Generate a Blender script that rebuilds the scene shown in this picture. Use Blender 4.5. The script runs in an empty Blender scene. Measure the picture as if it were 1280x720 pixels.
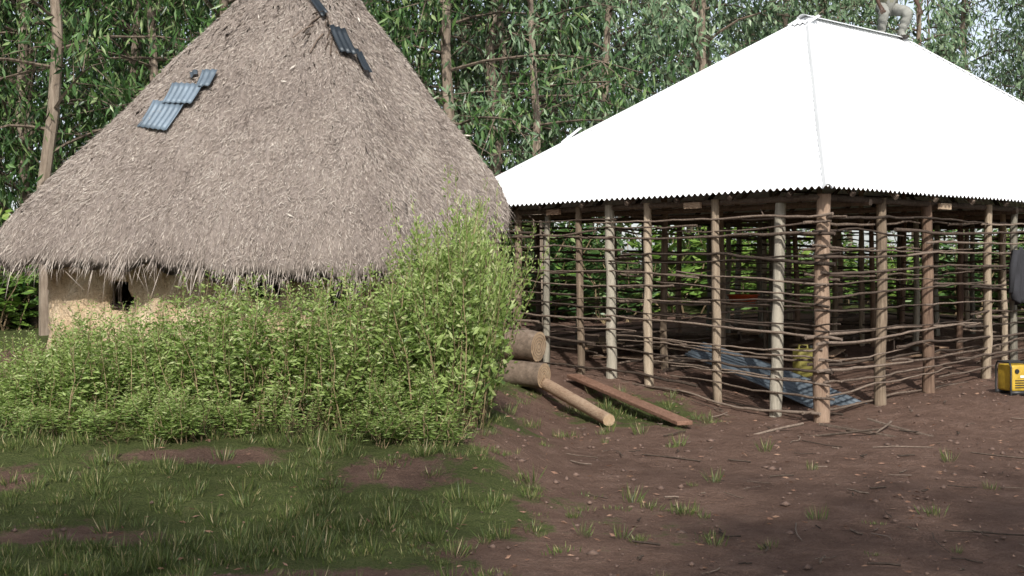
import bpy, math, numpy as np
from mathutils import Vector
R = np.random.RandomState(7)
scene = bpy.context.scene
scene.view_settings.view_transform = 'Standard'
scene.view_settings.look = 'None'
scene.view_settings.exposure = 0
COL = scene.collection

# ------------------------------------------------------------------ helpers
class MB:
    def __init__(s): s.v=[]; s.f=[]; s.m=[]; s.r=[]; s.n=0
    def add(s, v, f, mat=0, rnd=None):
        v=np.asarray(v,float).reshape(-1,3); f=np.asarray(f,int)
        s.v.append(v); s.f.append(f+s.n); s.m.append(np.full(len(f),mat))
        s.r.append(np.full(len(v),R.rand()) if rnd is None else np.broadcast_to(rnd,(len(v),)))
        s.n+=len(v)
    def mesh(s, name, mats, smooth=False):
        V=np.concatenate(s.v); me=bpy.data.meshes.new(name)
        loops=np.concatenate([f.ravel() for f in s.f])
        tot=np.concatenate([np.full(len(f),f.shape[1]) for f in s.f])
        st=np.concatenate([[0],np.cumsum(tot)[:-1]])
        me.vertices.add(len(V)); me.vertices.foreach_set('co',V.ravel())
        me.loops.add(len(loops)); me.loops.foreach_set('vertex_index',loops)
        me.polygons.add(len(tot)); me.polygons.foreach_set('loop_start',st)
        me.polygons.foreach_set('loop_total',tot)
        me.polygons.foreach_set('material_index',np.concatenate(s.m))
        me.polygons.foreach_set('use_smooth',np.full(len(tot),smooth))
        me.update(calc_edges=True)
        a=me.attributes.new('rnd','FLOAT','POINT'); a.data.foreach_set('value',np.concatenate(s.r).astype(float))
        for m in mats: me.materials.append(m)
        me.validate()
        return me
    def obj(s, name, mats, smooth=False, parent=None, link=True):
        o=bpy.data.objects.new(name,s.mesh(name,mats,smooth))
        if link: COL.objects.link(o)
        if parent: o.parent=parent
        return o

def empty(name,loc=(0,0,0)):
    o=bpy.data.objects.new(name,None); COL.objects.link(o); o.empty_display_size=.3
    return o

def nrm(a): return a/np.maximum(np.linalg.norm(a,axis=-1,keepdims=True),1e-9)

def tube(mb, pts, rad, sides=6, mat=0, cap=True, capmat=None, rnd=None, lump=0, ridge=0):
    pts=np.asarray(pts,float); n=len(pts)
    rad=np.broadcast_to(np.asarray(rad,float),(n,))
    T=nrm(np.gradient(pts,axis=0))
    up=np.array([0,0,1.]) if abs(T[0][2])<.9 else np.array([1.,0,0])
    A=nrm(np.cross(T,up)); B=np.cross(T,A)
    th=np.linspace(0,2*np.pi,sides,endpoint=False)
    rr=rad[:,None]*(1+lump*R.randn(n,sides)+ridge*R.randn(1,sides))
    V=pts[:,None]+rr[...,None]*(A[:,None]*np.cos(th)[None,:,None]+B[:,None]*np.sin(th)[None,:,None])
    i=np.arange(n-1)[:,None]*sides; j=np.arange(sides)[None]; k=(j+1)%sides
    F=np.stack([i+j,i+k,i+sides+k,i+sides+j],-1).reshape(-1,4)
    rnd=R.rand() if rnd is None else rnd
    mb.add(V,F,mat,rnd)
    if cap:
        cm=mat if capmat is None else capmat
        mb.add(V[0],[list(range(sides))[::-1]],cm,rnd); mb.add(V[-1],[list(range(sides))],cm,rnd)

def box(mb, c, ax, ay, az, mat=0, rnd=None):
    c=np.array(c,float); ax,ay,az=[np.array(q,float)/2 for q in (ax,ay,az)]
    V=[c+sx*ax+sy*ay+sz*az for sz in(-1,1) for sy in(-1,1) for sx in(-1,1)]
    F=[[0,2,3,1],[4,5,7,6],[0,1,5,4],[2,6,7,3],[0,4,6,2],[1,3,7,5]]
    mb.add(V,F,mat,rnd)

def leaves(mb, P, D, L, W, mat=0, rnd=None):
    n=len(P); D=nrm(D); S=nrm(np.cross(D,R.randn(n,3))); N=np.cross(D,S)
    L=np.broadcast_to(L,(n,))[:,None]; W=np.broadcast_to(W,(n,))[:,None]
    v0=P; v1=P+D*L*.42+S*W*.5+N*W*.12; v2=P+D*L; v3=P+D*L*.42-S*W*.5+N*W*.12
    V=np.stack([v0,v1,v2,v3],1).reshape(-1,3)
    F=np.arange(n*4).reshape(-1,4)
    r=R.rand(n) if rnd is None else np.broadcast_to(rnd,(n,))
    mb.add(V,F,mat,np.repeat(r,4))

def sm(a,b,t):
    t=np.clip((np.asarray(t,float)-a)/(b-a),0,1); return t*t*(3-2*t)

# ------------------------------------------------------------------ materials
def nodes(name):
    m=bpy.data.materials.new(name); m.use_nodes=True; t=m.node_tree; 
    return m,t,t.nodes['Principled BSDF'],t.nodes['Material Output']
def ramp(t,stops,fac):
    r=t.nodes.new('ShaderNodeValToRGB'); e=r.color_ramp.elements
    while len(e)<len(stops): e.new(.5)
    for q,(p,c) in zip(e,stops): q.position=p; q.color=(*c,1)
    t.links.new(fac,r.inputs[0]); return r.outputs[0]
def noise(t,scale,detail=4,vec=None,stretch=None,rough=.6):
    n=t.nodes.new('ShaderNodeTexNoise'); n.inputs['Scale'].default_value=scale
    n.inputs['Detail'].default_value=detail; n.inputs['Roughness'].default_value=rough
    tc=t.nodes.new('ShaderNodeTexCoord'); src=tc.outputs['Object']
    if stretch:
        mp=t.nodes.new('ShaderNodeMapping'); mp.inputs['Scale'].default_value=stretch
        t.links.new(src,mp.inputs[0]); src=mp.outputs[0]
    t.links.new(src,n.inputs['Vector']); return n.outputs['Fac']
def attr(t,nm):
    a=t.nodes.new('ShaderNodeAttribute'); a.attribute_name=nm; return a.outputs['Fac']
def math_(t,op,a,b):
    n=t.nodes.new('ShaderNodeMath'); n.operation=op
    for i,q in enumerate((a,b)):
        if isinstance(q,(int,float)): n.inputs[i].default_value=q
        else: t.links.new(q,n.inputs[i])
    return n.outputs[0]
def mixc(t,fac,a,b,mode='MIX'):
    n=t.nodes.new('ShaderNodeMix'); n.data_type='RGBA'; n.blend_type=mode
    for s,q in ((n.inputs[0],fac),(n.inputs[6],a),(n.inputs[7],b)):
        if isinstance(q,(int,float)): s.default_value=q
        elif isinstance(q,tuple): s.default_value=(*q,1)
        else: t.links.new(q,s)
    return n.outputs[2]
def bump(t,p,h,strength=.5,dist=.02):
    b=t.nodes.new('ShaderNodeBump'); b.inputs['Strength'].default_value=strength; b.inputs['Distance'].default_value=dist
    t.links.new(h,b.inputs['Height']); t.links.new(b.outputs[0],p.inputs['Normal'])

def leafmat(name,cols,trans=.35,rough=.45,tint=(1.1,1.25,.5)):
    m,t,p,o=nodes(name)
    c=ramp(t,cols,attr(t,'rnd'))
    p.inputs['Roughness'].default_value=rough
    p.inputs['Specular IOR Level'].default_value=.35
    t.links.new(c,p.inputs['Base Color'])
    if trans>0:
        tr=t.nodes.new('ShaderNodeBsdfTranslucent')
        t.links.new(mixc(t,1.0,c,tint,'MULTIPLY'),tr.inputs[0])
        mx=t.nodes.new('ShaderNodeMixShader'); mx.inputs[0].default_value=trans
        t.links.new(p.outputs[0],mx.inputs[1]); t.links.new(tr.outputs[0],mx.inputs[2]); t.links.new(mx.outputs[0],o.inputs[0])
    return m
def woodmat(name,a,b,c,scale=6,stretch=(6,6,1),rough=.85,lo=.34,hi=.72):
    m,t,p,o=nodes(name)
    n=noise(t,scale,5,stretch=stretch,rough=.7)
    n2=noise(t,2.6,3)
    f=math_(t,'ADD',math_(t,'MULTIPLY',n,.50),math_(t,'ADD',math_(t,'MULTIPLY',attr(t,'rnd'),.30),math_(t,'MULTIPLY',n2,.25)))
    t.links.new(ramp(t,[(lo,a),(.52,b),(hi,c)],f),p.inputs['Base Color'])
    p.inputs['Roughness'].default_value=rough; p.inputs['Specular IOR Level'].default_value=.2
    bump(t,p,n,.8,.015); return m

M_euc=leafmat('eucalyptus_leaf',[(0,(.014,.038,.010)),(.5,(.045,.10,.026)),(.8,(.09,.165,.045)),(1,(.22,.28,.12))],0,.4)
M_euc2=leafmat('haze_tinted_leaf',[(0,(.06,.11,.055)),(.5,(.12,.19,.095)),(.85,(.18,.25,.14)),(1,(.28,.34,.22))],0)  # haze over the right-hand trees, put into a lighter leaf colour
M_shr=leafmat('shrub_leaf',[(0,(.07,.12,.03)),(.4,(.19,.27,.07)),(.8,(.32,.41,.135)),(1,(.48,.50,.27))],.28)
M_shr2=leafmat('undergrowth_leaf',[(0,(.04,.09,.015)),(.5,(.10,.18,.03)),(.85,(.17,.27,.05)),(1,(.28,.33,.11))],0)
M_grs=leafmat('grass_blade',[(0,(.04,.065,.015)),(.55,(.085,.12,.03)),(.8,(.16,.17,.06)),(1,(.30,.25,.13))],0)
M_stem=woodmat('stem_bark',(.10,.07,.04),(.19,.14,.08),(.30,.23,.13))
M_trunk=woodmat('eucalyptus_bark',(.06,.045,.035),(.18,.14,.105),(.34,.28,.22),3,(5,5,.6))
M_post=woodmat('post_wood',(.065,.048,.034),(.21,.158,.112),(.42,.34,.25),5,(7,7,.6))
M_postg=woodmat('grey_post_wood',(.085,.078,.062),(.22,.20,.16),(.40,.36,.29),5,(7,7,.6))
M_postr=woodmat('red_post_wood',(.075,.045,.032),(.21,.14,.098),(.40,.29,.21),5,(7,7,.6))
M_rail=woodmat('stick_bark',(.035,.026,.020),(.10,.073,.056),(.24,.185,.145),9,(3,3,3))
M_lumber=woodmat('sawn_timber',(.20,.12,.075),(.34,.24,.165),(.48,.37,.26),8,(2,2,6))
M_redpl=woodmat('red_plank_wood',(.13,.07,.045),(.23,.13,.09),(.34,.22,.15),8,(4,1,4))
M_end=woodmat('cut_log_end',(.20,.13,.08),(.38,.27,.17),(.50,.39,.27),14,(1,1,1))
M_log=woodmat('log_bark',(.05,.04,.03),(.16,.12,.09),(.30,.24,.19),4,(3,3,3))

def thatchmat(name,surf):
    m,t,p,o=nodes(name)
    n=noise(t,1.1,4); n3=noise(t,5,4,rough=.7)
    if surf:
        n2=noise(t,26,5,stretch=(1,1,.35),rough=.75)
        f=math_(t,'ADD',math_(t,'MULTIPLY',n2,.6),math_(t,'MULTIPLY',n,.3))
    else: f=math_(t,'ADD',math_(t,'MULTIPLY',attr(t,'rnd'),.45),math_(t,'ADD',math_(t,'MULTIPLY',n,.45),math_(t,'MULTIPLY',n3,.30)))
    c=ramp(t,[(.2,(.135,.108,.094)),(.45,(.30,.25,.218)),(.7,(.455,.395,.345)),(.95,(.64,.58,.51))],f)
    t.links.new(c,p.inputs['Base Color']); p.inputs['Roughness'].default_value=.9; p.inputs['Specular IOR Level'].default_value=.15
    if surf: bump(t,p,n2,1,.05)
    return m
M_th=thatchmat('thatch_mat',True); M_straw=thatchmat('straw_strand',False)

m,t,p,o=nodes('mud_wall'); M_mud=m
n=noise(t,2.2,6,rough=.7); n2=noise(t,22,4)
c=ramp(t,[(.3,(.36,.24,.13)),(.5,(.56,.42,.27)),(.68,(.70,.57,.40))],n)
vo=t.nodes.new('ShaderNodeTexVoronoi'); vo.feature='DISTANCE_TO_EDGE'; vo.inputs['Scale'].default_value=5
tc=t.nodes.new('ShaderNodeTexCoord'); mxv=t.nodes.new('ShaderNodeVectorMath'); mxv.operation='ADD'
nz=t.nodes.new('ShaderNodeTexNoise'); nz.inputs['Scale'].default_value=4
t.links.new(tc.outputs['Object'],nz.inputs['Vector']); t.links.new(tc.outputs['Object'],mxv.inputs[0]); t.links.new(nz.outputs['Color'],mxv.inputs[1]); t.links.new(mxv.outputs[0],vo.inputs['Vector'])
cr=ramp(t,[(0,(.35,.3,.27)),(.035,(1,1,1))],vo.outputs[0])
t.links.new(mixc(t,.6,c,cr,'MULTIPLY'),p.inputs['Base Color']); p.inputs['Roughness'].default_value=.95
bump(t,p,math_(t,'ADD',n2,n),.8,.05)

def metal(name,col,rough,metallic,dirt=.3):
    m,t,p,o=nodes(name); n=noise(t,1.3,4); 
    d=tuple(q*(1-dirt) for q in col)
    t.links.new(ramp(t,[(.35,d),(.6,col)],n),p.inputs['Base Color'])
    p.inputs['Roughness'].default_value=rough; p.inputs['Metallic'].default_value=metallic; return m
M_iron=metal('new_iron_sheet',(.84,.85,.86),.42,.15,.05)
M_blue=metal('old_blue_iron_sheet',(.17,.22,.27),.55,.2,.45)
M_bluef=metal('faded_iron_sheet',(.10,.125,.15),.55,.2,.45)
M_dark=metal('dark_iron_sheet',(.035,.045,.055),.45,.4,.4)
def plain(name,col,rough=.6,var=.25,sc=8):
    m,t,p,o=nodes(name); n=noise(t,sc,4)
    t.links.new(ramp(t,[(.3,tuple(q*(1-var) for q in col)),(.7,col)],n),p.inputs['Base Color']); p.inputs['Roughness'].default_value=rough
    bump(t,p,n,.2,.01); return m
M_yel=plain('yellow_plastic',(.55,.36,.04),.45,.3,12); M_olive=plain('old_yellow_plastic',(.22,.19,.04),.6)
M_blk=plain('black_plastic',(.02,.02,.02),.5); M_cloth=plain('dark_cloth',(.03,.03,.035),.95)
M_oran=plain('orange_plastic',(.6,.10,.03),.4); M_shirt=plain('khaki_shirt',(.27,.27,.20),.9,.3,14)
M_pants=plain('grey_trousers',(.30,.30,.27),.9,.35,9); M_skin=plain('skin',(.07,.038,.024),.5,.2); M_hair=plain('hair',(.008,.007,.007),.9)
M_shoe=plain('shoe_leather',(.03,.025,.02),.6); M_white=plain('white_paint',(.75,.75,.72),.6)
M_stone=plain('soil_clod',(.20,.13,.10),.95,.5,6)

# ------------------------------------------------------------------ terrain
def gz(x,y):
    x=np.asarray(x,float); y=np.asarray(y,float)
    lm=1-sm(-.5,.7,x)
    z=lm*.4*sm(8.2,10.8,y)+(1-lm)*.27*sm(14.6,17.2,y)
    z=z+.22*np.exp(-(((x-6.4)/1.7)**2+((y-14.9)/1.0)**2))
    z=z+.035*np.clip(y-16.5,0,26)
    z=z+.02*np.sin(x*1.7+y*.6)*np.sin(y*1.3-x*.4)+.012*np.sin(x*4.1+1)*np.sin(y*3.7+x)
    return z
def grassmask(x,y):
    g=1-sm(-.9,.7,x+.35*np.sin(y*1.9)+.15*np.sin(y*5+x*3))
    g=g*.92
    g=np.maximum(g,.75*np.exp(-(((x-1.5)/1.1)**2+((y-14.9)/1.5)**2)))
    g=np.maximum(g,.3*np.exp(-(((x-.9)/1.4)**2+((y-8.4)/1.2)**2)))
    soil=np.exp(-(((x+7.6)/1.7)**2+((y-17.0)/2.6)**2))
    g=g*(1-np.clip(soil*1.6,0,1))
    soil=np.exp(-(((x+6.2)/1.3)**2+((y-12.6)/1.6)**2))
    g=g*(1-np.clip(soil*1.6,0,1))
    for (cx,cy,sx,sy) in ((-3.2,8.3,.9,.35),(-1.3,7.2,1.0,.3),(-4.4,9.4,.8,.4),(-.9,9.6,.6,.4),(-2.6,9.9,1.0,.25)): # worn patches
        g=g*(1-.85*np.exp(-(((x-cx)/sx)**2+((y-cy)/sy)**2)))
    g=np.maximum(g,sm(27,31,y)); g=np.maximum(g,sm(9,12,x)*.8)
    g=np.maximum(g,.9*sm(21,23,y)*(1-sm(-2.5,-1,x)))
    return np.clip(g+.04,0,1)
def axis(lo,hi,st,far):
    a=np.arange(lo,hi,st); e=np.array([2,5,10,20,40,80,160,320,600.])
    return np.concatenate([lo-e[::-1],a,hi+e]) if far else a
xs=axis(-12,15,.13,True); ys=axis(2,32,.13,True)
X,Y=np.meshgrid(xs,ys); g=grassmask(X,Y); rough=R.randn(*X.shape)*.008*(np.abs(X)<16)*(Y<33)*(Y>1)
V=np.stack([X,Y,gz(X,Y)+rough],-1).reshape(-1,3)
ny,nx=X.shape; i=np.arange(ny-1)[:,None]*nx; j=np.arange(nx-1)[None]
F=np.stack([i+j,i+j+1,i+nx+j+1,i+nx+j],-1).reshape(-1,4)
m,t,p,o=nodes('ground_soil_grass'); 
n=noise(t,3.0,6,rough=.72); n2=noise(t,14,5,rough=.7); n4=noise(t,60,4,rough=.8)
soil=ramp(t,[(.3,(.085,.050,.037)),(.5,(.175,.108,.080)),(.7,(.30,.20,.155))],math_(t,'ADD',math_(t,'MULTIPLY',n,.5),math_(t,'MULTIPLY',n4,.5)))
gr=ramp(t,[(.3,(.035,.045,.015)),(.5,(.08,.10,.03)),(.72,(.18,.165,.075))],math_(t,'ADD',math_(t,'MULTIPLY',n,.3),math_(t,'MULTIPLY',n4,.7)))
f=math_(t,'ADD',attr(t,'rnd'),math_(t,'MULTIPLY',math_(t,'SUBTRACT',n,.5),1.6))
fr=ramp(t,[(.4,(0,0,0)),(.6,(1,1,1))],f)
t.links.new(mixc(t,fr,soil,gr),p.inputs['Base Color']); p.inputs['Roughness'].default_value=.95; p.inputs['Specular IOR Level'].default_value=.15
bump(t,p,math_(t,'ADD',math_(t,'ADD',n2,math_(t,'MULTIPLY',n,1.5)),math_(t,'MULTIPLY',n4,.5)),1,.06)
mb=MB(); mb.add(V,F,0,g.ravel()); mb.obj('ground',[m],True)

# ------------------------------------------------------------------ scatter by geometry nodes
def scatter(name, protos, P, rot, scl, idx, realize=False):
    c=bpy.data.collections.new(name+'_source')
    for q in protos: c.objects.link(q)
    me=bpy.data.meshes.new(name); me.vertices.add(len(P)); me.vertices.foreach_set('co',np.asarray(P,float).ravel())
    for nm,ty,d in (('rot','FLOAT_VECTOR',rot),('scl','FLOAT_VECTOR',scl)):
        a=me.attributes.new(nm,ty,'POINT'); a.data.foreach_set('vector',np.asarray(d,float).ravel())
    a=me.attributes.new('idx','INT','POINT'); a.data.foreach_set('value',np.asarray(idx,int))
    ob=bpy.data.objects.new(name,me); COL.objects.link(ob)
    ng=bpy.data.node_groups.new(name+'_nodes','GeometryNodeTree')
    ng.interface.new_socket('Geometry',in_out='INPUT',socket_type='NodeSocketGeometry')
    ng.interface.new_socket('Geometry',in_out='OUTPUT',socket_type='NodeSocketGeometry')
    N=ng.nodes.new; L=ng.links.new
    gi=N('NodeGroupInput'); go=N('NodeGroupOutput'); ip=N('GeometryNodeInstanceOnPoints'); ci=N('GeometryNodeCollectionInfo')
    ci.inputs['Collection'].default_value=c; ci.inputs['Separate Children'].default_value=True; ci.inputs['Reset Children'].default_value=True
    def na(nm,ty):
        q=N('GeometryNodeInputNamedAttribute'); q.data_type=ty; q.inputs['Name'].default_value=nm
        return [s for s in q.outputs if s.enabled and s.name=='Attribute'][0]
    er=N('FunctionNodeEulerToRotation')
    L(gi.outputs[0],ip.inputs['Points']); L(ci.outputs[0],ip.inputs['Instance']); ip.inputs['Pick Instance'].default_value=True
    L(na('idx','INT'),ip.inputs['Instance Index']); L(na('rot','FLOAT_VECTOR'),er.inputs[0]); L(er.outputs[0],ip.inputs['Rotation'])
    L(na('scl','FLOAT_VECTOR'),ip.inputs['Scale'])
    if realize:
        rl=N('GeometryNodeRealizeInstances'); L(ip.outputs[0],rl.inputs[0]); L(rl.outputs[0],go.inputs[0])
    else: L(ip.outputs[0],go.inputs[0])
    md=ob.modifiers.new('scatter','NODES'); md.node_group=ng
    return ob

# ------------------------------------------------------------------ trees
def make_tree(name,H,lean,cs,nbr,leafM,perpt=7,leafL=.27,leafW=.06,r0=.135,bl=.2,spread=.30):
    mb=MB(); n=12; tt=np.linspace(0,1,n)
    wob=np.cumsum(R.randn(n,2)*.09,axis=0)
    path=np.stack([lean*H*tt+wob[:,0],wob[:,1],H*tt],-1); path[0,:2]=0
    tube(mb,path,r0*(1-.88*tt)+.01,8,0,False,lump=.04,rnd=.65)
    P=[]
    for b in range(nbr):
        t0=cs+(1-cs)*((b+R.rand())/nbr); p0=np.array([np.interp(t0,tt,path[:,k]) for k in range(3)])
        az=b*2.4+R.randn()*.4; ln=(H*bl*(1-.65*(t0-cs)/(1-cs))+.5)*R.uniform(.6,1.25); el=R.uniform(.1,.9)
        d=np.array([math.cos(az)*math.cos(el),math.sin(az)*math.cos(el),math.sin(el)])
        s=np.linspace(0,1,6)[:,None]; br=p0+d*ln*s+np.array([0,0,-.28*ln])*s**2.2+np.cumsum(R.randn(6,3)*.05,axis=0)*s
        tube(mb,br,np.linspace(.028,.006,6)*H/12,4,0,False,rnd=.3)
        for q in range(6):
            b0=br[R.randint(2,6)]; dd=nrm(d*.6+R.randn(3)*.7); L2=R.uniform(.35,1.0)*ln*.42
            tw=b0+dd*L2*np.linspace(0,1,4)[:,None]+np.array([0,0,-.3*L2])*np.linspace(0,1,4)[:,None]**2
            tube(mb,tw[[0,3]],np.array([.012,.004]),3,0,False,rnd=.3)
            for pt in tw[1:]: P.append(pt+R.randn(perpt,3)*np.array([spread,spread,spread*1.15])*R.uniform(.5,1.1))
    P=np.concatenate(P); k=len(P)
    D=np.stack([R.randn(k)*.55,R.randn(k)*.55,-.9+R.randn(k)*.45],-1)
    leaves(mb,P,D,leafL*R.uniform(.6,1.3,k),leafW*R.uniform(.7,1.3,k),1)
    return mb.obj(name,[M_trunk,leafM],False,link=False)
protoT=[make_tree('eucalyptus_a',17,.03,.10,46,M_euc), make_tree('eucalyptus_b',16,-.05,.22,36,M_euc),
        make_tree('eucalyptus_c',15,.06,.05,46,M_euc,bl=.17), make_tree('eucalyptus_d',16,-.02,.14,40,M_euc2,leafW=.08),
        make_tree('eucalyptus_e',15,.03,.25,34,M_euc2,leafW=.075,bl=.22)]
P=[];idx=[]
def house_ok(x,y):
    a=(x-3.69)*-.652+(y-13.9)*.758; b=(x-3.69)*.758+(y-13.9)*.652
    return not(-1.5<a<9.6 and -2<b<15)
for (x0,x1,y0,y1,n) in [(-16,0,23,27,12),(-20,30,29,34,26),(-24,34,35,43,32),(-34,44,44,58,30)]:
    for k in range(n):
        x=x0+(x1-x0)*(k+R.rand())/n; y=R.uniform(y0,y1)
        if not house_ok(x,y): continue
        if -5.6<x<-.5 and y<25: y+=4
        if .32<x/y<.46 and R.rand()<.45: continue
        if 0<x/y<.46 and y>43 and R.rand()<.3: continue
        P.append((x,y,gz(x,y)-.05)); right=x>.5
        idx.append(R.choice([3,4,3,4,3]) if right else R.choice([0,1,2,0,2,1]))
n=len(P)
s=R.uniform(.8,1.15,n)
s=np.where((np.array(P)[:,0]/np.array(P)[:,1]>.3),s*.85,s)
scatter('distant_trees',protoT,P,np.stack([np.zeros(n),np.zeros(n),R.rand(n)*6.28],-1),np.stack([s,s,s*R.uniform(.9,1.1,n)],-1),idx,True)
# unseen trees added behind the camera so their shade darkens the nearest ground
P=[(x+R.randn()*.4,-5.5+R.randn()*.6,-.05) for x in np.linspace(-12,12,15)]
n=len(P); s=R.uniform(.68,.74,n)
shade=[q.copy() for q in protoT[:3]]
scatter('added_shade_trees',shade,P,np.stack([np.zeros(n),np.zeros(n),R.rand(n)*6.28],-1),np.stack([s*1.45,s*1.45,s*.98],-1),R.randint(0,3,n),True)
for (x,y,k,s,rz) in [(-8.6,22.0,1,.95,.4),(-9.6,24.0,0,.9,2.2),(-10.8,22.6,1,1.0,1.1),(-1.2,24.5,1,1.0,3.0),(-.4,27,1,.95,0.5),(.7,24.6,4,.8,2.0),(2.2,28.5,3,.95,4.0),(14.5,33,4,.8,1.0),(17,31,4,.75,5.0)]:
    o=bpy.data.objects.new('eucalyptus_tree',protoT[k].data); COL.objects.link(o)
    o.location=(x,y,float(gz(x,y))-.05); o.rotation_euler=(0,0,rz); o.scale=(s,s,s)

# ------------------------------------------------------------------ shrubs
def make_shrub(name,H,ns,M,dens=1.0,leafL=.085,wid=.3,low=.12,hv=(.55,1.05)):
    mb=MB(); 
    for k in range(ns):
        a=R.rand()*6.28; r=R.rand()*wid*.5; h=H*R.uniform(*hv)
        top=np.array([math.cos(a)*(r+wid*.9*R.rand()),math.sin(a)*(r+wid*.9*R.rand()),h]); base=np.array([math.cos(a)*r*.6,math.sin(a)*r*.6,-.05])
        s=np.linspace(0,1,7)[:,None]; st=base*(1-s)+top*s; st[:,:2]+=np.cumsum(R.randn(7,2)*.03,axis=0)
        tube(mb,st,np.linspace(.008,.002,7),3,0,False,rnd=R.rand())
        n=int(85*dens*h*(1-low*.6)); tt=low+(1-low)*R.rand(n)**.8
        Pp=np.stack([np.interp(tt,s[:,0],st[:,q]) for q in range(3)],-1)
        az=np.arange(n)*2.4+R.randn(n)*.3; taper=(1-.6*tt**3)
        el=R.uniform(-.4,.7,n)+.5*tt**3
        D=np.stack([np.cos(az)*np.cos(el),np.sin(az)*np.cos(el),np.sin(el)],-1)
        Pp=Pp+D*(R.rand(n)*.10*taper)[:,None]
        leaves(mb,Pp,D,leafL*taper*R.uniform(.5,1.35,n),leafL*.34*taper,1,np.clip(R.rand(n)*.8+tt*.22,0,1))
    return mb.obj(name,[M_stem,M],False,link=False)
protoS=[make_shrub('shrub_a',1.25,7,M_shr,.85,.11),make_shrub('shrub_b',1.2,6,M_shr,.8,.125,.38,.3),make_shrub('shrub_c',1.3,8,M_shr,.8,.09,.42,.3),make_shrub('shrub_d',1.25,5,M_shr,.75,.14,.34,.3,(.4,1.1)),make_shrub('shrub_e',1.3,3,M_shr,1.05,.09,.24,.25,(.75,1.1))]
hx=[-5.3,-4.9,-4.2,-3.4,-2.6,-1.9,-1.5,-.93,-.55,-.3,.15]; hh=[.3,.62,.90,1.02,1.14,1.12,1.24,1.48,1.8,2.12,2.2]
P=[];S=[];I=[]
def addshrub(x,y,k,i_,wmul=1.):
    X_=x*y/11.5; h=np.interp(x,hx,hh)*k*(y/11.5); z=h/1.25; w=min(1.2,max(.75,z))*wmul
    P.append((X_,y,gz(X_,y))); S.append((w,w,z)); I.append(i_)
for k in range(165):
    x=R.uniform(-4.9,-.55); y=R.uniform(10.9,12.0) if x<-1.9 else R.uniform(10.8,11.7)
    if -2.75<x<-1.85 and R.rand()<.5: continue
    if abs(x+3.75)<.12 and R.rand()<.7: continue
    addshrub(x,y,R.uniform(.42,1.0)*(1+.16*math.sin(x*5.3)+.08*math.sin(x*13)),R.randint(4),.9 if x<-.9 else .65)
for k in range(125):
    x=R.uniform(-4.7,-.42); addshrub(x,R.uniform(10.7,11.8),R.uniform(.8,1.2),4,1.1 if x<-.9 else .7)
for k in range(55):
    x=R.uniform(-4.8,-.45); addshrub(x,R.uniform(10.2,10.9),R.uniform(.18,.5),R.randint(4),.8)
for k in range(34):
    x=R.uniform(-.55,-.27); addshrub(x,R.uniform(10.9,12.4),R.uniform(.80,1.05),R.choice([4,4,0,1]),.5)
n=len(P); scatter('shrub_hedge',protoS,P,np.stack([R.randn(n)*.15,R.randn(n)*.08,R.rand(n)*6.28],-1),S,I,True)
P=[];S=[];I=[]
for k in range(240):
    x=R.uniform(-18,26); y=R.uniform(22.5,33)
    if not house_ok(x,y): continue
    P.append((x,y,gz(x,y))); q=R.uniform(1.1,2.6); S.append((q*1.5,q*1.5,q)); I.append(R.randint(3))
n=len(P); U=[make_shrub('under_a',1.1,12,M_euc,.65,.14,.45),make_shrub('under_b',1.1,11,M_shr2,.65,.16,.5),make_shrub('under_c',1.0,10,M_shr2,.65,.13,.5)]
scatter('forest_undergrowth',U,P,np.stack([R.randn(n)*.1,R.randn(n)*.1,R.rand(n)*6.28],-1),S,I,True)

# ------------------------------------------------------------------ grass
def make_tuft(name,n,h,w):
    mb=MB(); a=R.rand(n)*6.28; r=R.rand(n)*w
    Pp=np.stack([np.cos(a)*r,np.sin(a)*r,np.full(n,-.01)],-1); D=np.stack([np.cos(a)*R.rand(n)*.8,np.sin(a)*R.rand(n)*.8,np.ones(n)],-1)
    leaves(mb,Pp,D,h*R.uniform(.4,1.1,n),.007,0); return mb.obj(name,[M_grs],False,link=False)
protoG=[make_tuft('tuft_a',36,.10,.09),make_tuft('tuft_b',28,.16,.07),make_tuft('tuft_c',44,.06,.13)]
N=22000; x=R.uniform(-7,9,N); y=5.5+R.rand(N)**1.3*15; g=grassmask(x,y)
clump=.5+.5*np.sin(x*2.3+1.3*np.sin(y*1.7))*np.sin(y*2.9+x)
keep=(R.rand(N)<(g**1.8)*(.25+.75*clump)+.003)&(np.abs(x)<y*.5+1)
inh=np.array([not house_ok(q,w) for q,w in zip(x,y)])&(g<.3)
keep&=~inh; x=x[keep];y=y[keep];n=len(x)
s=R.uniform(.45,1.25,n); scatter('grass',protoG,np.stack([x,y,gz(x,y)],-1),np.stack([R.randn(n)*.1,R.randn(n)*.1,R.rand(n)*6.28],-1),np.stack([s,s,s],-1),R.randint(0,3,n),True)

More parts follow.
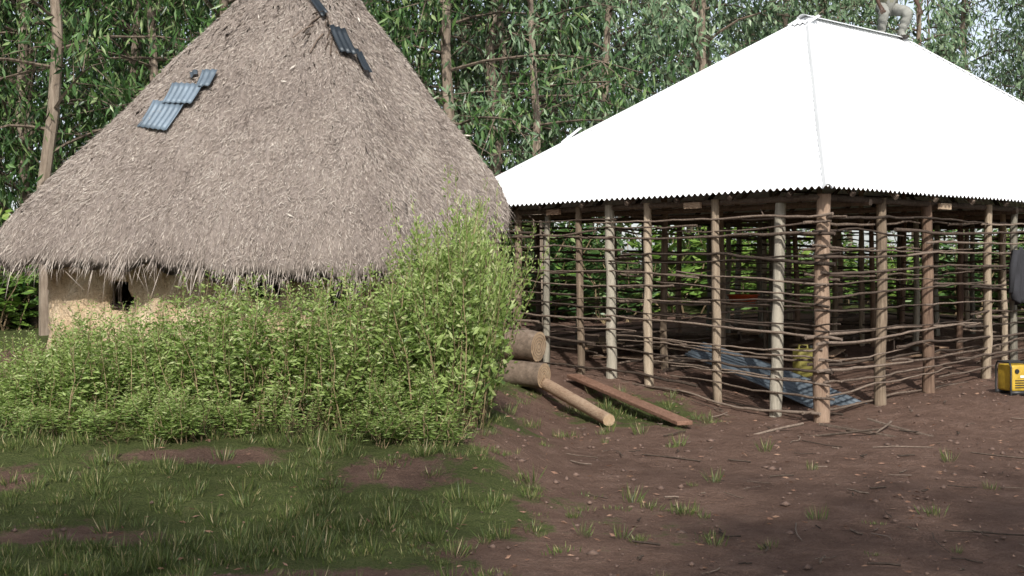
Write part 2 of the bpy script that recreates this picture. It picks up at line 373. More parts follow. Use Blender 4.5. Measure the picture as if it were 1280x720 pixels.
mb=MB()
octv=np.array([[1,0,0],[-1,0,0],[0,1,0],[0,-1,0],[0,0,1],[0,0,-1.]]); octf=[[0,2,4],[2,1,4],[1,3,4],[3,0,4],[2,0,5],[1,2,5],[3,1,5],[0,3,5]]
for k in range(4200):
    x=R.uniform(-4,9); y=R.uniform(6,17.5)
    if grassmask(x,y)>.5 and R.rand()<.8: continue
    s=.006+.026*R.rand()**5
    v=octv*(s*(1+.35*R.randn(6,1)))*np.array([1.2,1,.7]); mb.add(v+np.array([x,y,gz(x,y)+s*.2]),octf)
mb.obj('soil_clods',[M_stone],True)
mb=MB()
for k in range(230):
    x=R.uniform(.6,8.5); y=R.uniform(7,18); a=R.rand()*3.14; l=R.uniform(.05,.25)
    if R.rand()<.10: l*=2.5
    d=np.array([math.cos(a),math.sin(a),0])*l/2; s=np.linspace(-1,1,4)[:,None]
    pts=np.array([x,y,0])+d*s+R.randn(4,3)*.012; pts[:,2]=gz(pts[:,0],pts[:,1])+.012+R.rand()*.02
    tube(mb,pts,R.uniform(.003,.009),4)
for (x,y,a,l) in ((3.0,13.5,.5,.8),(3.9,13.3,2.5,1.0),(4.4,13.5,2.2,.9),(4.15,13.4,.9,.7),(3.6,13.1,.1,.9)):
    d=np.array([math.cos(a),math.sin(a),0])*l/2; s=np.linspace(-1,1,4)[:,None]
    pts=np.array([x,y,0])+d*s+R.randn(4,3)*.015; pts[:,2]=gz(pts[:,0],pts[:,1])+.03+s[:,0]*.05
    tube(mb,pts,R.uniform(.012,.018),5)
mb.obj('fallen_sticks',[M_rail])
# dead leaves lying on the soil
n=1600; x=R.uniform(-3,9,n); y=R.uniform(6.3,17,n); mb=MB(); leaves(mb,np.stack([x,y,gz(x,y)+.014],-1),np.stack([R.randn(n),R.randn(n),R.randn(n)*.15],-1),R.uniform(.03,.08,n),R.uniform(.01,.022,n)); mb.obj('fallen_leaves',[M_redpl])

# ------------------------------------------------------------------ thatched hut
hut=empty('thatched_hut')
A=np.array([-2.72,15.9,6.36])
C=np.array([[-3.84,-1.48,2.24],[1.52,-3.62,2.02],[2.76,1.42,2.98],[-1.9,3.5,2.7]]); 
per=[];npe=160
for k in range(4):
    a,b=C[k],C[(k+1)%4]
    for q in range(npe): per.append(a+(b-a)*q/npe)
per=np.array(per); NP=len(per)
def smooth(p,w):
    k=np.ones(w)/w; return np.stack([np.convolve(np.concatenate([p[-w:,i],p[:,i],p[:w,i]]),k,'same')[w:-w] for i in range(3)],-1)
E=smooth(smooth(per,30),22)
def roofpt(u,s,off=0.):
    u=np.mod(np.asarray(u,float),NP); i0=np.floor(u).astype(int)%NP; i1=(i0+1)%NP; f=(u-np.floor(u))[...,None]
    e=E[i0]*(1-f)+E[i1]*f; s=np.asarray(s,float)[...,None]
    pl=e[...,:2]*s; z=A[2]+(e[...,2:3]-A[2])*s
    z=z-.05*np.sin(s*np.pi)
    z=z-.16*np.clip((s-.93)/.07,0,1)**2
    lump=.05*np.sin(e[...,0:1]*3.1+s*9)*np.sin(e[...,1:2]*2.7-s*7)+.025*np.sin(e[...,0:1]*9+s*21)
    return np.concatenate([A[0]+pl[...,:1],A[1]+pl[...,1:2],z+lump*s+off],-1)
us=np.arange(NP); ss=np.linspace(0.004,1,60)
mb=MB()
G=roofpt(us[None].repeat(60,0),ss[:,None].repeat(NP,1)); G[1:]+=R.randn(59,NP,3)*.012
low=roofpt(us,np.full(NP,1.0)); low[:,2]-=.17+.03*np.sin(us*.4); 
inn=roofpt(us,np.full(NP,.9)); inn[:,2]-=.22; top=roofpt(us,np.full(NP,.01)); top[:,2]-=.25
rings=np.concatenate([G,low[None],inn[None],top[None]]); nr=len(rings)
i=np.arange(nr-1)[:,None]*NP; j=np.arange(NP)[None]; k=(j+1)%NP
mb.add(rings,np.stack([i+j,i+NP+j,i+NP+k,i+k],-1).reshape(-1,4),0,.5)
mb.obj('thatch_roof',[M_th],True,hut)
def strands(n,lo,hi,ln,lift,wd,urange=None):
    u=R.rand(n)*NP if urange is None else R.uniform(*urange,n); s=np.sqrt(R.uniform(lo*lo,hi*hi,n))
    p=roofpt(u,s); q=roofpt(u+R.randn(n)*8/np.maximum(s,.15)*.5,np.minimum(s+.04,1.04)); d=nrm(q-p)
    D=nrm(d+R.randn(n,3)*np.array([.22,.22,.16])); D[:,2]+=lift*R.rand(n)
    return p+np.array([0,0,.005])+R.rand(n,1)*np.array([0,0,.02]),D
mb=MB()
for n,a,b,L,w,lift in [(150000,.0,1.0,.080,.0062,.14),(36000,.0,1.0,.12,.0052,.25)]:
    p,D=strands(n,a,b,L,lift,w); keep=(p[:,1]<A[1]+1.2)|(R.rand(n)<.3)
    p,D=p[keep],D[keep]; leaves(mb,p,D,L*R.uniform(.4,1.3,len(p)),w*R.uniform(.6,1.5,len(p)))
n=34000; u=R.rand(n)*NP; s=R.uniform(.955,1.0,n); p=roofpt(u,s); p[:,2]-=R.rand(n)*.17
out=nrm((p-A)*np.array([1,1,0])); D=out*R.uniform(.0,.55,n)[:,None]+np.array([0,0,-1.])+R.randn(n,3)*.18
cl=.62+.38*np.sin(u*.33)*np.sin(u*.11+1)+.3*np.sin(u*1.7)*np.sin(u*.63)
leaves(mb,p,D,(.10+.26*R.rand(n)**1.5)*np.clip(cl,.22,1.35),.008*R.uniform(.6,1.3,n))
n=420; u=R.rand(n)*NP; p=roofpt(u,R.uniform(.985,1.0,n)); p[:,2]-=.15; D=np.stack([R.randn(n)*.35,R.randn(n)*.35,-np.ones(n)],-1); leaves(mb,p,D,R.uniform(.2,.48,n),.009)
n=60; p,D=strands(n,.3,.97,.1,.1,.1); leaves(mb,p+[0,0,.03],D+R.randn(n,3)*.6,.13,.022,0,1.6)
mb.obj('straw',[M_straw],False,hut)
# mud wall
nv=26; wu=np.arange(0,NP,2); W=[]
zt=2.62; WS=.83
for v in range(nv):
    f=v/(nv-1); q=E[wu]*np.array([WS,WS,0])+np.array([A[0],A[1],0]); zz=gz(q[:,0],q[:,1])-.1; q[:,2]=zz*(1-f)+zt*f
    o_=nrm(E[wu]*np.array([1,1,0])); q+=o_*(.035*np.sin(wu*.21+v*.5)[:,None]*np.sin(v*.8+wu*.09)[:,None]+R.randn(len(wu),1)*.010); W.append(q)
W=np.array(W); nw=len(wu)
wp=lambda f_:(-2.72+WS*(C[0][0]+(C[1][0]-C[0][0])*f_), 15.9+WS*(C[0][1]+(C[1][1]-C[0][1])*f_))
holes=[(wp(.275),.17,1.50,.19),(wp(.70),.22,1.62,.13),(wp(.90),.12,1.5,.15),(wp(.45),.05,1.35,.06)]
F=[]
for v in range(nv-1):
    for a in range(nw):
        b=(a+1)%nw; c_=(W[v,a]+W[v+1,b])/2
        if any(math.hypot(c_[0]-h[0][0],c_[1]-h[0][1])<h[1]*(1+.1*R.randn()) and abs(c_[2]-h[2])<h[3] for h in holes): continue
        F.append([v*nw+a,v*nw+b,(v+1)*nw+b,(v+1)*nw+a])
mb=MB(); mb.add(W,F,0,.5); o=mb.obj('mud_wall',[M_mud],True,hut); sd=o.modifiers.new('thick','SOLIDIFY'); sd.thickness=.16; sd.offset=-1
mb=MB()
for h in holes[:3]:
    for k in range(3):
        x=h[0][0]+R.uniform(-.8,.8)*h[1]; y=h[0][1]-.38*(x-h[0][0])+.08
        tube(mb,[(x,y,h[2]-h[3]-.1),(x+R.randn()*.02,y,h[2]+h[3]+.1)],.012,5)
    for k in range(2):
        z=h[2]+R.uniform(-.7,.7)*h[3]; tube(mb,[(h[0][0]-h[1]-.1,h[0][1]+.12,z),(h[0][0]+h[1]+.1,h[0][1]+.02,z+R.randn()*.03)],.012,5)
for k in range(60):
    u=R.uniform(0,npe*2); p0=roofpt(np.array([u]),np.array([.8]))[0]; p1=roofpt(np.array([u]),np.array([.985]))[0]; p0[2]-=.28; p1[2]-=.27
    tube(mb,[p0,p1],.018,5)
mb.obj('pole_framework',[M_rail],False,hut)
def corr(mb,O,U,Vv,w,l,per=.076,amp=.012,mat=0,nl=6,bend=0.,holes=0):
    U=nrm(np.array(U,float)); Vv=nrm(np.array(Vv,float)); N=np.cross(U,Vv); nc=int(w/per*8)+1
    a=np.linspace(0,w,nc); b=np.linspace(0,l,nl); Ag,Bg=np.meshgrid(a,b)
    h=amp*np.sin(Ag/per*2*np.pi)+bend*np.sin(Bg/l*3.1+Ag/w)
    V=np.array(O)+Ag[...,None]*U+Bg[...,None]*Vv+h[...,None]*N
    i=np.arange(nl-1)[:,None]*nc; j=np.arange(nc-1)[None]
    mb.add(V,np.stack([i+j,i+j+1,i+nc+j+1,i+nc+j],-1).reshape(-1,4),mat)
def rp(u,s): return roofpt(np.array([u]),np.array([s]))[0]
def patch2(nm,u,s,w,l,ang,mat,lift=.06,amp=.012,du_=8):
    p0=rp(u,s); du=nrm(rp(u+du_,s)-rp(u-du_,s)); ds=nrm(rp(u,s+.05)-rp(u,s-.05)); N=nrm(np.cross(du,ds)); N=N if N[2]>0 else -N
    d=nrm(du*math.sin(ang)+ds*math.cos(ang)); w_=nrm(np.cross(N,d)); mb=MB(); corr(mb,p0+N*lift-w_*w/2-d*l/2,w_,d,w,l,.085,amp,bend=.012)
    o=mb.obj(nm,[mat],True,hut); s_=o.modifiers.new('t','SOLIDIFY'); s_.thickness=.003
patch2('iron_patch',40,.625,.50,.42,.10,M_blue,.05,.010,16); patch2('iron_patch_b',45,.56,.48,.32,.16,M_blue,.075,.010,16)
patch2('iron_patch_c',55,.51,.22,.28,.2,M_blue,.085,.010,16); patch2('iron_patch_d',41,.495,.10,.12,.7,M_bluef,.06)
patch2('torn_sheet',npe*1.05,.405,.27,.46,.15,M_dark,.08); patch2('torn_sheet_b',npe*1.20,.47,.16,.36,.1,M_dark,.08); patch2('torn_sheet_c',npe*.93,.28,.09,.50,.35,M_dark,.08)
mb=MB()
dn=nrm(rp(120,.4)-rp(120,.2))
for k in range(22):
    u=npe*R.uniform(.84,1.02); s=R.uniform(.28,.44); p0=rp(u,s)+np.array([0,0,.03]); d=R.randn(3)*.10+dn*.25
    tube(mb,[p0,p0+d*.5+[0,0,.03],p0+d],R.uniform(.005,.012),4)
mb.obj('exposed_poles',[M_rail],False,hut)

# ------------------------------------------------------------------ iron roofed house under construction
house=empty('iron_roof_house_frame')
B=np.array([3.69,13.9]); l_=np.array([-.652,.758]); r_=np.array([.758,.652]); Wd,Ln,Rr,ez,rz=7.58,12.9,4.97,2.80,6.04
def hp(a,b,z=0.): q=B+a*l_+b*r_; return np.array([q[0],q[1],z])
def hg(a,b): q=B+a*l_+b*r_; return float(gz(q[0],q[1]))
hw=Wd/2
def roofface(O,e,nin,width,depth,run):
    mb=MB(); per=.10; nc=int(width/per*8)+1; u=np.linspace(0,width,nc); rows=7
    d=np.minimum(np.minimum(u,width-u)/run,1.)*depth
    f=np.linspace(0,1,rows)[:,None]; dd=f*d[None]
    z=ez+(rz-ez)*dd/depth; uu=u[None].repeat(rows,0)
    h=.018*np.sin(uu/per*2*np.pi)+.004*np.sin(uu*2.1+dd*1.3)
    V=np.zeros((rows,nc,3)); V[...,:2]=O+uu[...,None]*e+dd[...,None]*nin; V[...,2]=z+h
    i=np.arange(rows-1)[:,None]*nc; j=np.arange(nc-1)[None]
    mb.add(V,np.stack([i+j,i+j+1,i+nc+j+1,i+nc+j],-1).reshape(-1,4),0,.5); return mb
roofface(B,l_,r_,Wd,Rr,hw).obj('roof_end_front',[M_iron],True,house)
roofface(B,r_,l_,Ln,hw,Rr).obj('roof_side_front',[M_iron],True,house)
roofface(B+Wd*l_,r_,-l_,Ln,hw,Rr).obj('roof_side_back',[M_iron],True,house)
roofface(B+Ln*r_,l_,-r_,Wd,Rr,hw).obj('roof_end_back',[M_iron],True,house)
mb=MB(); R1=hp(hw,Rr,rz+.02); R2=hp(hw,Ln-Rr,rz+.02)
def cap(p,q,w=.06):
    p=np.array(p);q=np.array(q); d=nrm(q-p); s=nrm(np.cross(d,[0,0,1])); n=20; f=np.linspace(0,1,n)[:,None]; c=p+(q-p)*f
    V=np.stack([c-s*w+[0,0,-.03],c-s*w*.4+[0,0,.010],c+[0,0,.02],c+s*w*.4+[0,0,.010],c+s*w+[0,0,-.03]],1)
    i=np.arange(n-1)[:,None]*5; j=np.arange(4)[None]; mb.add(V,np.stack([i+j,i+j+1,i+5+j+1,i+5+j],-1).reshape(-1,4))
cap(R1-(R2-R1)*.06,R2+(R2-R1)*.04,.12); 
for a,b,T in ((0,0,R1),(Wd,0,R1),(0,Ln,R2),(Wd,Ln,R2)): cap(hp(a,b,ez+.02),T)
o=mb.obj('ridge_caps',[M_iron],False,house); o.modifiers.new('t','SOLIDIFY').thickness=.004
mb=MB(); sl=nrm(hp(0,1,(rz-ez)/Rr)-hp(0,0,0))
c=hp(hw+.25,Rr-.28,rz-.14); corr(mb,c,nrm(np.array([*(-l_),0])),nrm(sl+np.array([0,0,-.12])),.5,.34,.1,.016)
c=hp(Wd*.83,Rr*.34,ez+(rz-ez)*.34+.02); corr(mb,c,nrm(np.array([*l_,0])+sl*.6+np.array([0,0,-.25])),sl,.22,.5,.1,.016)
mb.obj('loose_roof_sheets',[M_iron],True,house)
mb=MB(); sl2=(rz-ez)/hw
for b in np.arange(.6,Ln,.95):
    for side in (0,1):
        d=min(hw,min(b,Ln-b)*hw/Rr)
        a0=.05 if side==0 else Wd-.05; a1=d if side==0 else Wd-d
        tube(mb,[hp(a0,b,ez-.07),hp(a1,b,ez-.07+d*sl2)],.04,5)
for a in np.arange(.6,Wd,.9):
    for side in (0,1):
        d=min(a,Wd-a)*Rr/hw; b0=.05 if side==0 else Ln-.05; b1=d if side==0 else Ln-d
        tube(mb,[hp(a,b0,ez-.07),hp(a,b1,ez-.07+(rz-ez)*d/Rr)],.04,5)
for f in (.02,.2,.4,.6,.8):
    q=[hp(hw*f,Rr*f),hp(hw*f,Ln-Rr*f),hp(Wd-hw*f,Ln-Rr*f),hp(Wd-hw*f,Rr*f)]
    for k in range(4):
        p0=q[k].copy();p1=q[(k+1)%4].copy();p0[2]=p1[2]=ez-.045+(rz-ez)*f; tube(mb,[p0,p1],.022,5)
for b in np.arange(1.2,Ln-.5,1.9): tube(mb,[hp(.2,b,ez-.13),hp(Wd-.2,b,ez-.13)],.045,6)
mb.obj('roof_timbers',[M_rail],False,house)
ins=.28
mb=MB()
def post(a,b,mat,r=.07,ztop=None):
    z0=hg(a,b)-.15; zt=ez-.06 if ztop is None else ztop; n=12; f=np.linspace(0,1,n)[:,None]
    p=hp(a,b,z0)*(1-f)+hp(a+R.randn()*.03,b+R.randn()*.03,zt)*f; w_=np.cumsum(R.randn(n,2)*.008,axis=0); p[:,:2]+=w_-w_[-1]*f
    tube(mb,p,r*np.linspace(1.1,.9,n)*(1+.035*R.randn(n)),10,mat,lump=.018,ridge=.08)
post(ins,ins,2,.088)
for a,m_,r in ((.98,1,.074),(1.87,0,.058),(3.07,0,.058),(3.8,1,.072),(4.42,0,.052),(5.18,1,.05),(5.9,0,.065),(6.6,0,.055),(7.3,1,.07)): post(a,ins,m_,r)
for b,m_,r in ((1.57,0,.068),(2.70,2,.074),(4.22,0,.058),(5.06,1,.052),(6.1,0,.06),(7.2,2,.06),(8.3,0,.06),(9.4,1,.06),(10.5,0,.06),(11.6,0,.06),(12.6,2,.07)): post(ins,b,m_,r)
for a in np.arange(1.1,7.2,.8): post(a,12.6,0,.055); post(a+.1,6.6,R.randint(3),.05)
for b in np.arange(.28,12.7,.9): post(7.3,b,R.randint(3),.055)
for b in np.arange(1.5,12,1.3): post(3.9,b,R.randint(3),.05,4.0 if 3<b<10 else 2.9)
mb.obj('posts',[M_post,M_postg,M_postr],True,house)
mb=MB()
def rails(P0,P1,side,step=.20,zmax=2.62,r=(.010,.021),zmin=.12,drop=.06,wav=.009):
    a0,b0=P0;a1,b1=P1; ln=math.hypot(a1-a0,b1-b0); da,db=(a1-a0)/ln,(b1-b0)/ln; na,nb=-db,da
    z=zmin
    while z<zmax:
        s=-R.uniform(0,.35)
        while s<ln-.2:
            L=R.uniform(1.8,4.4); e_=min(s+L,ln+R.uniform(.03,.28)); n=max(4,int((e_-s)/.16)); ss_=np.linspace(s,e_,n)
            if R.rand()<drop: s=e_; continue
            z0=z+R.randn()*.02; tilt=R.randn()*.016; bow=R.randn()*.025; off=side*(.074+R.rand()*.02)
            pts=[]
            kink=np.cumsum(R.randn(n)*.012); kink-=np.linspace(0,kink[-1],n); kz=np.cumsum(R.randn(n)*wav); kz-=np.linspace(0,kz[-1],n)
            for k,q in enumerate(ss_):
                a=a0+da*q+na*(off+kink[k]*.5); b=b0+db*q+nb*(off+kink[k]*.5)
                g0=.55*max(0,hg(a0+da*min(q,ln),b0+db*min(q,ln)))*(1-z/zmax)
                pts.append(hp(a,b,z0+g0+tilt*(q-s)+bow*math.sin((q-s)/L*3.1)+kz[k]))
            r0=R.uniform(*r); tube(mb,pts,np.linspace(r0*1.2,r0*.65,n),6,0,lump=.07)
            if R.rand()<.5:
                k=R.randint(1,n-1); d=R.randn(3)*.05+np.array([*(pts[k]-pts[k-1])[:2],0])*.5; d[2]+=.03*R.randn(); tube(mb,[pts[k],pts[k]+d],[r0*.5,r0*.3],4)
            s=e_-R.uniform(.1,.5)
            if s>ln-.5: break
        z+=step*R.uniform(.82,1.18)
rails((ins,ins),(7.3,ins),-1,.165,r=(.010,.021)); rails((ins,ins),(7.3,ins),1,.32,drop=.3)
rails((ins,ins),(ins,12.6),1,.165,r=(.010,.021)); rails((ins,ins),(ins,12.6),-1,.32,drop=.3)
rails((7.3,ins),(7.3,12.6),1,.16,r=(.016,.027)); rails((ins,12.6),(7.3,12.6),1,.17,r=(.016,.027)); rails((ins+1,6.6),(7.3,6.6),1,.19); rails((3.9,.6),(3.9,6.4),1,.22,drop=.2)
for p0,p1 in (((ins,ins),(7.3,ins)),((ins,ins),(ins,12.6)),((7.3,ins),(7.3,12.6)),((ins,12.6),(7.3,12.6))):
    tube(mb,[hp(*p0,ez-.10),hp(*p1,ez-.10)],.045,6)
mb.obj('wall_sticks',[M_rail],True,house)
mb=MB()
for a,b in ((2.2,.16),(4.9,.16)): box(mb,hp(a,b,ez-.13),np.array([*l_,0])*.28,np.array([*r_,0])*.04,(0,0,.08))
for b in (2.9,5.5,8): box(mb,hp(.16,b,ez-.13),np.array([*r_,0])*.28,np.array([*l_,0])*.04,(0,0,.08))
mb.obj('plate_blocks',[M_lumber],False,house)

# ------------------------------------------------------------------ loose objects
def log(name,p,q,r):
    mb=MB(); p=np.array(p);q=np.array(q); f=np.linspace(0,1,12)[:,None]
    tube(mb,p*(1-f)+q*f+R.randn(12,3)*.004,r,20,0,True,1,lump=.02,rnd=.5)
    d=nrm(p-q)
    for k in range(1,5):
        th=np.linspace(0,6.283,25); s=nrm(np.cross(d,[0,0,1.])); u=np.cross(s,d); c=p+d*.003+(np.cos(th)[:,None]*s+np.sin(th)[:,None]*u)*r*.2*k
        tube(mb,c,.003,4,0,False,rnd=.5)
    return mb.obj(name,[M_log,M_end],True)
log('log',(.36,15.9,.80),(-1.3,17.0,.86),.20); log('log',(.42,15.7,.42),(-1.2,16.7,.5),.17); log('log',(.30,16.25,.45),(-1.2,17.2,.55),.17)
def gpt(x,y,h): return np.array([x,y,float(gz(x,y))+h])
mb=MB(); f=np.linspace(0,1,9)[:,None]; p=gpt(.12,16.7,.10)*(1-f)+gpt(1.12,13.75,.09)*f
tube(mb,p,np.linspace(.085,.075,9),10,0,True,1,lump=.03,rnd=.5); mb.obj('timber_pole',[M_lumber,M_end],True)
mb=MB()
p=gpt(.86,16.7,.09);q=gpt(1.98,13.6,.06); d=q-p; s=nrm(np.cross(d,[0,0,1])); box(mb,(p+q)/2,d,s*.20,(0,0,.05),0,.3); o=mb.obj('wooden_plank',[M_redpl]); bv=o.modifiers.new('b','BEVEL'); bv.width=.008
mb=MB(); p=hp(2.8,1.1,.80); q=hp(.5,1.6,.10); d=q-p; U=nrm(d); s=nrm(np.cross(U,[0,0,1]))*1+np.array([0,0,-.3]); corr(mb,p,s,U,.60,np.linalg.norm(d),.09,.010,nl=12,bend=.05); o=mb.obj('corrugated_sheet',[M_bluef],True); o.modifiers.new('t','SOLIDIFY').thickness=.003
def rbox(name,w,d,h,mat,bev):
    mb=MB(); box(mb,(0,0,h/2),(w,0,0),(0,d,0),(0,0,h)); o=mb.obj(name,[mat],True); b=o.modifiers.new('b','BEVEL'); b.width=bev; b.segments=4; return o
jc=empty('jerrycan'); o=rbox('body',.30,.20,.42,M_olive,.045); o.parent=jc
mb=MB(); tube(mb,[(-.09,0,.41),(-.09,0,.47),(.05,0,.47),(.05,0,.41)],.016,8); o=mb.obj('handle',[M_olive],True,jc)
mb=MB(); tube(mb,[(.11,0,.41),(.11,0,.46)],.032,14); mb.obj('cap',[M_blk],True,jc)
mb=MB(); 
for z in (.12,.2,.28): box(mb,(0,-.101,z),(.2,0,0),(0,.008,0),(0,0,.02))
mb.obj('ribs',[M_olive],False,jc)
jc.location=(4.15,16.9,float(gz(4.15,16.9))+.02); jc.rotation_euler=(0,0,.35)
bk=MB()
def lathe(mb,prof,n=20,mat=0):
    prof=np.array(prof); a=np.linspace(0,2*np.pi,n,endpoint=False)
    V=np.stack([prof[:,0][:,None]*np.cos(a),prof[:,0][:,None]*np.sin(a),prof[:,1][:,None]+0*a],-1); k=len(prof)
    i=np.arange(k-1)[:,None]*n; j=np.arange(n)[None]; q=(j+1)%n; mb.add(V,np.stack([i+j,i+q,i+n+q,i+n+j],-1).reshape(-1,4),mat)
lathe(bk,[(.001,0),(.20,0),(.25,.14),(.28,.15),(.28,.16),(.245,.15),(.19,.02),(.001,.02)]); o=bk.obj('plastic_basin',[M_oran],True)
o.location=(*hp(4.4,4.0)[:2],hg(4.4,4.0)+.85)
mb=MB(); c=hp(4.4,4.0,0); g0=hg(4.4,4.0)
box(mb,(c[0],c[1],g0+.82),(.9,.1,0),(-.05,.45,0),(0,0,.04))
for sx in(-.4,.4):
    for sy in(-.18,.18): box(mb,(c[0]+sx,c[1]+sy,g0+.4),(.05,0,0),(0,.05,0),(0,0,.8))
mb.obj('wooden_bench',[M_post])
mb=MB()
for k in range(46):
    a=R.uniform(1.5,6.5); b=R.uniform(1.5,8); L=R.uniform(.5,2.2); an=R.rand()*3.14; g0=hg(a,b)
    p=hp(a,b,g0+.03+R.rand()*.15); d=np.array([math.cos(an),math.sin(an),R.randn()*.08])*L/2
    if R.rand()<.5: tube(mb,[p-d,p,p+d],R.uniform(.015,.04),6)
    else: box(mb,p,d*2,nrm(np.cross(d,[0,0,1]))*.15,(0,0,.025),1)
mb.obj('timber_offcuts',[M_rail,M_lumber])
gn=empty('portable_generator'); o=rbox('housing',.30,.30,.34,M_yel,.03); o.parent=gn; o.location=(0,0,.05)
mb=MB()
for sx in(-.165,.165):
    tube(mb,[(sx,-.15,.0),(sx,-.15,.36),(sx,-.12,.42),(sx,.12,.42),(sx,.15,.36),(sx,.15,0),(sx,-.15,0)],.012,8)
for y in(-.1,.1): tube(mb,[(-.165,y,.42),(.165,y,.42)],.014,8)
for y in(-.14,.14): box(mb,(0,y,.03),(.34,0,0),(0,.03,0),(0,0,.05))
mb.obj('frame',[M_blk],True,gn)
mb=MB()
for z in (.10,.13,.16,.19): box(mb,(-.02,-.152,z),(.17,0,0),(0,.008,0),(0,0,.012))
box(mb,(.09,-.153,.30),(.06,0,0),(0,.01,0),(0,0,.07)); tube(mb,[(-.08,-.145,.31),(-.08,-.165,.31)],.03,14)
mb.obj('panel',[M_blk],False,gn)
mb=MB(); box(mb,(0.02,-.153,.24),(.10,0,0),(0,.008,0),(0,0,.03)); mb.obj('label',[M_white],False,gn)
gn.location=(6.50,15.4,float(gz(6.50,15.4))); gn.rotation_euler=(0,0,.25)
mb=MB(); n=22; k=16; f=np.linspace(0,1,n); gA,gB=np.meshgrid(np.linspace(-1,1,k),f)
wd=.07+.09*np.sqrt(gB)+.03*np.sin(gB*9+1); bb=4.83
base=np.array([hp(.10,bb,2.15)]); U=np.array([*r_,0]); Nn=np.array([*(-l_),0])
V=base+gA[...,None]*wd[...,None]*U*1.15+np.array([0,0,-1.])*gB[...,None]*.80+Nn*(.05*np.sin(gA*9+gB*2)*(.3+gB)+.03)[...,None]
V[...,2]+=-.07*np.abs(gA)*(1-gB)+.04*np.sin(gA*5+1)*gB
i=np.arange(n-1)[:,None]*k; j=np.arange(k-1)[None]; mb.add(V,np.stack([i+j,i+j+1,i+k+j+1,i+k+j],-1).reshape(-1,4))
for sg in(-1,1):
    p0=base[0]+U*sg*.09+np.array([0,0,-.06]); tube(mb,[p0,p0+U*sg*.09+[0,0,-.25],p0+U*sg*.13+[0,0,-.60]],[.05,.045,.035],8,lump=.12)
o=mb.obj('hanging_jacket',[M_cloth],True); o.modifiers.new('t','SOLIDIFY').thickness=.01

# ------------------------------------------------------------------ workman on the ridge
man=empty('roof_worker')
J=dict(pel=((0,.12,.60),.15),sp=((0,.03,.80),.145),ch=((0,-.09,1.0),.16),nk=((0,-.19,1.17),.06),hd=((0,-.24,1.25),.055))
E_=[('pel','sp'),('sp','ch'),('ch','nk'),('nk','hd')]
for s,n in((-1,'L'),(1,'R')):
    J['hip'+n]=((s*.11,.10,.56),.12);J['kn'+n]=((s*.22,-.24,.46),.095);J['cf'+n]=((s*.20,-.12,.28),.085);J['an'+n]=((s*.17,0,.10),.065);J['he'+n]=((s*.18,.03,.04),.04);J['to'+n]=((s*.21,-.20,.03),.035)
    J['sh'+n]=((s*.19,-.12,1.06),.08);J['el'+n]=((s*.34,-.14,.78),.05);J['wr'+n]=((s*.35,-.32,.54),.030);J['pm'+n]=((s*.34,-.39,.46),.034)
    E_+= [('pel','hip'+n),('hip'+n,'kn'+n),('kn'+n,'cf'+n),('cf'+n,'an'+n),('an'+n,'he'+n),('an'+n,'to'+n),('ch','sh'+n),('sh'+n,'el'+n),('el'+n,'wr'+n),('wr'+n,'pm'+n)]
    for q,(ox,L) in enumerate(((-.03,.07),(-.010,.085),(.010,.08),(.03,.06))):
        b1=(s*.34+ox*1.2,-.415,.44-L*.55);b2=(s*.34+ox*1.2,-.40,.44-L)
        J[f'a{q}'+n]=(b1,.010);J[f'b{q}'+n]=(b2,.008);E_+=[('pm'+n,f'a{q}'+n),(f'a{q}'+n,f'b{q}'+n)]
    J['t0'+n]=((s*.295,-.39,.45),.012);J['t1'+n]=((s*.285,-.405,.40),.009);E_+=[('pm'+n,'t0'+n),('t0'+n,'t1'+n)]
names=list(J); me=bpy.data.meshes.new('body'); me.from_pydata([J[q][0] for q in names],[(names.index(a),names.index(b)) for a,b in E_],[])
ob=bpy.data.objects.new('body',me); COL.objects.link(ob); sk=ob.modifiers.new('s','SKIN')
for q,nm in enumerate(names):
    d=me.skin_vertices[0].data[q]; d.radius=(J[nm][1],J[nm][1]); d.use_root=(nm=='pel')
ss_=ob.modifiers.new('ss','SUBSURF'); ss_.levels=2; ss_.render_levels=2
dg=bpy.context.evaluated_depsgraph_get(); bm_=bpy.data.meshes.new_from_object(ob.evaluated_get(dg)); bpy.data.objects.remove(ob)
body=bpy.data.objects.new('body',bm_); COL.objects.link(body); body.parent=man
for q in (M_shirt,M_pants,M_skin,M_shoe): bm_.materials.append(q)
for v in bm_.vertices:
    if v.co.z>.1 and abs(v.co.x)<.3: v.co+=v.normal*.010*math.sin(v.co.z*70+v.co.x*30)
for pl in bm_.polygons:
    c=pl.center; pl.use_smooth=True
    if abs(c.x)>.26 and c.z<.72 and c.z>.3 and (abs(c.x)>.31 or c.y<-.345): k=2
    elif c.z<.085: k=3
    elif c.z>1.15 and abs(c.x)<.09: k=2
    elif c.z>.66 : k=0
    elif c.y<-.36: k=2
    else: k=1
    pl.material_index=k
import bmesh
bm=bmesh.new(); bmesh.ops.create_uvsphere(bm,u_segments=28,v_segments=20,radius=1)
for v in bm.verts:
    x,y,z=v.co; 
    v.co=Vector((x*.078*(1-.15*max(0,-z)),y*.095,z*.118))
    if y<-.5: v.co.y-=.018*math.exp(-((x/.22)**2+((z+.12)/.25)**2)); v.co.y+=.006*math.exp(-(((abs(x)-.38)/.16)**2+((z-.08)/.12)**2))
    if z<-.5 and y<0: v.co.y-=.008
hm=bpy.data.meshes.new('head'); bm.to_mesh(hm); bm.free(); hm.materials.append(M_skin); hm.materials.append(M_hair)
for pl in hm.polygons:
    pl.use_smooth=True; c=pl.center
    if c.z>.055 or (c.y>.02 and c.z>-.03): pl.material_index=1
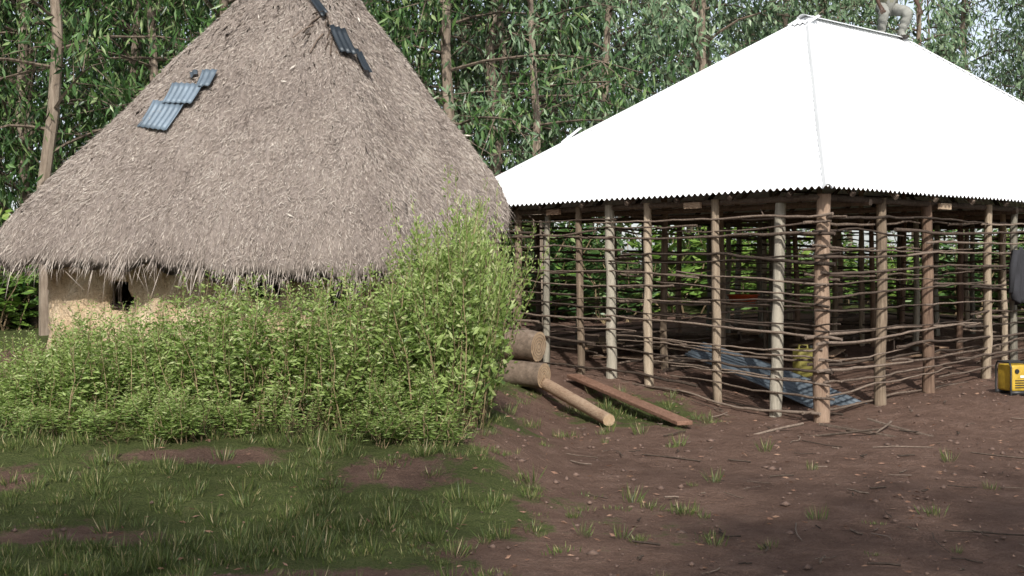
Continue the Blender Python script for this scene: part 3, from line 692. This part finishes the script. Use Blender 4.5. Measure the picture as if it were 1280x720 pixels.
h=bpy.data.objects.new('head',hm); COL.objects.link(h); h.parent=man; h.location=(0,-.27,1.34); h.rotation_euler=(.35,0,0)
mb=MB()
for s in(-1,1):
    c=np.array([s*.03,-.088,.012]); mb2=octv*np.array([.013,.006,.007]); mb.add(mb2+c,octf,0)
    tube(mb,[(s*.078,0,.02),(s*.088,.01,.01),(s*.08,0,-.025)],[.012,.014,.008],6,1)
tube(mb,[(-.025,-.083,-.06),(0,-.09,-.058),(.025,-.083,-.06)],[.004,.007,.004],6,2)
f_=mb.obj('face_features',[M_white,M_skin,M_redpl],True,h)
q=hp(hw+.10,7.62); man.location=(q[0],q[1],rz-.10*sl2+.03); man.rotation_euler=(0,0,.15); man.scale=(1.08,1.08,1.08)

# ------------------------------------------------------------------ light, world, camera
el=math.radians(37); ts=Vector((.06*math.cos(el),-math.cos(el),math.sin(el))).normalized()
sd=bpy.data.lights.new('sun','SUN'); sd.energy=4.6; sd.angle=math.radians(1.0); sd.color=(1,.965,.90)
so=bpy.data.objects.new('sun',sd); COL.objects.link(so); so.rotation_euler=ts.to_track_quat('Z','Y').to_euler(); so.location=(0,-10,20)
w=bpy.data.worlds.new('World'); scene.world=w; w.use_nodes=True; t=w.node_tree
sk=t.nodes.new('ShaderNodeTexSky'); sk.sky_type='NISHITA'; sk.sun_disc=False; sk.sun_elevation=el; sk.sun_rotation=math.pi-.06; sk.dust_density=6; sk.altitude=1500
hs=t.nodes.new('ShaderNodeHueSaturation'); hs.inputs['Saturation'].default_value=.45; hs.inputs['Value'].default_value=1.4
bg=t.nodes['Background']; bg.inputs[1].default_value=.15; t.links.new(sk.outputs[0],hs.inputs['Color']); t.links.new(hs.outputs[0],bg.inputs[0])
cd=bpy.data.cameras.new('camera'); cd.lens=41.85; cd.sensor_width=36; cd.clip_end=3000; cd.shift_y=-30/1280
co=bpy.data.objects.new('camera',cd); COL.objects.link(co); co.location=(0,0,1.9); co.rotation_euler=(math.pi/2,0,0); scene.camera=co
print('done')
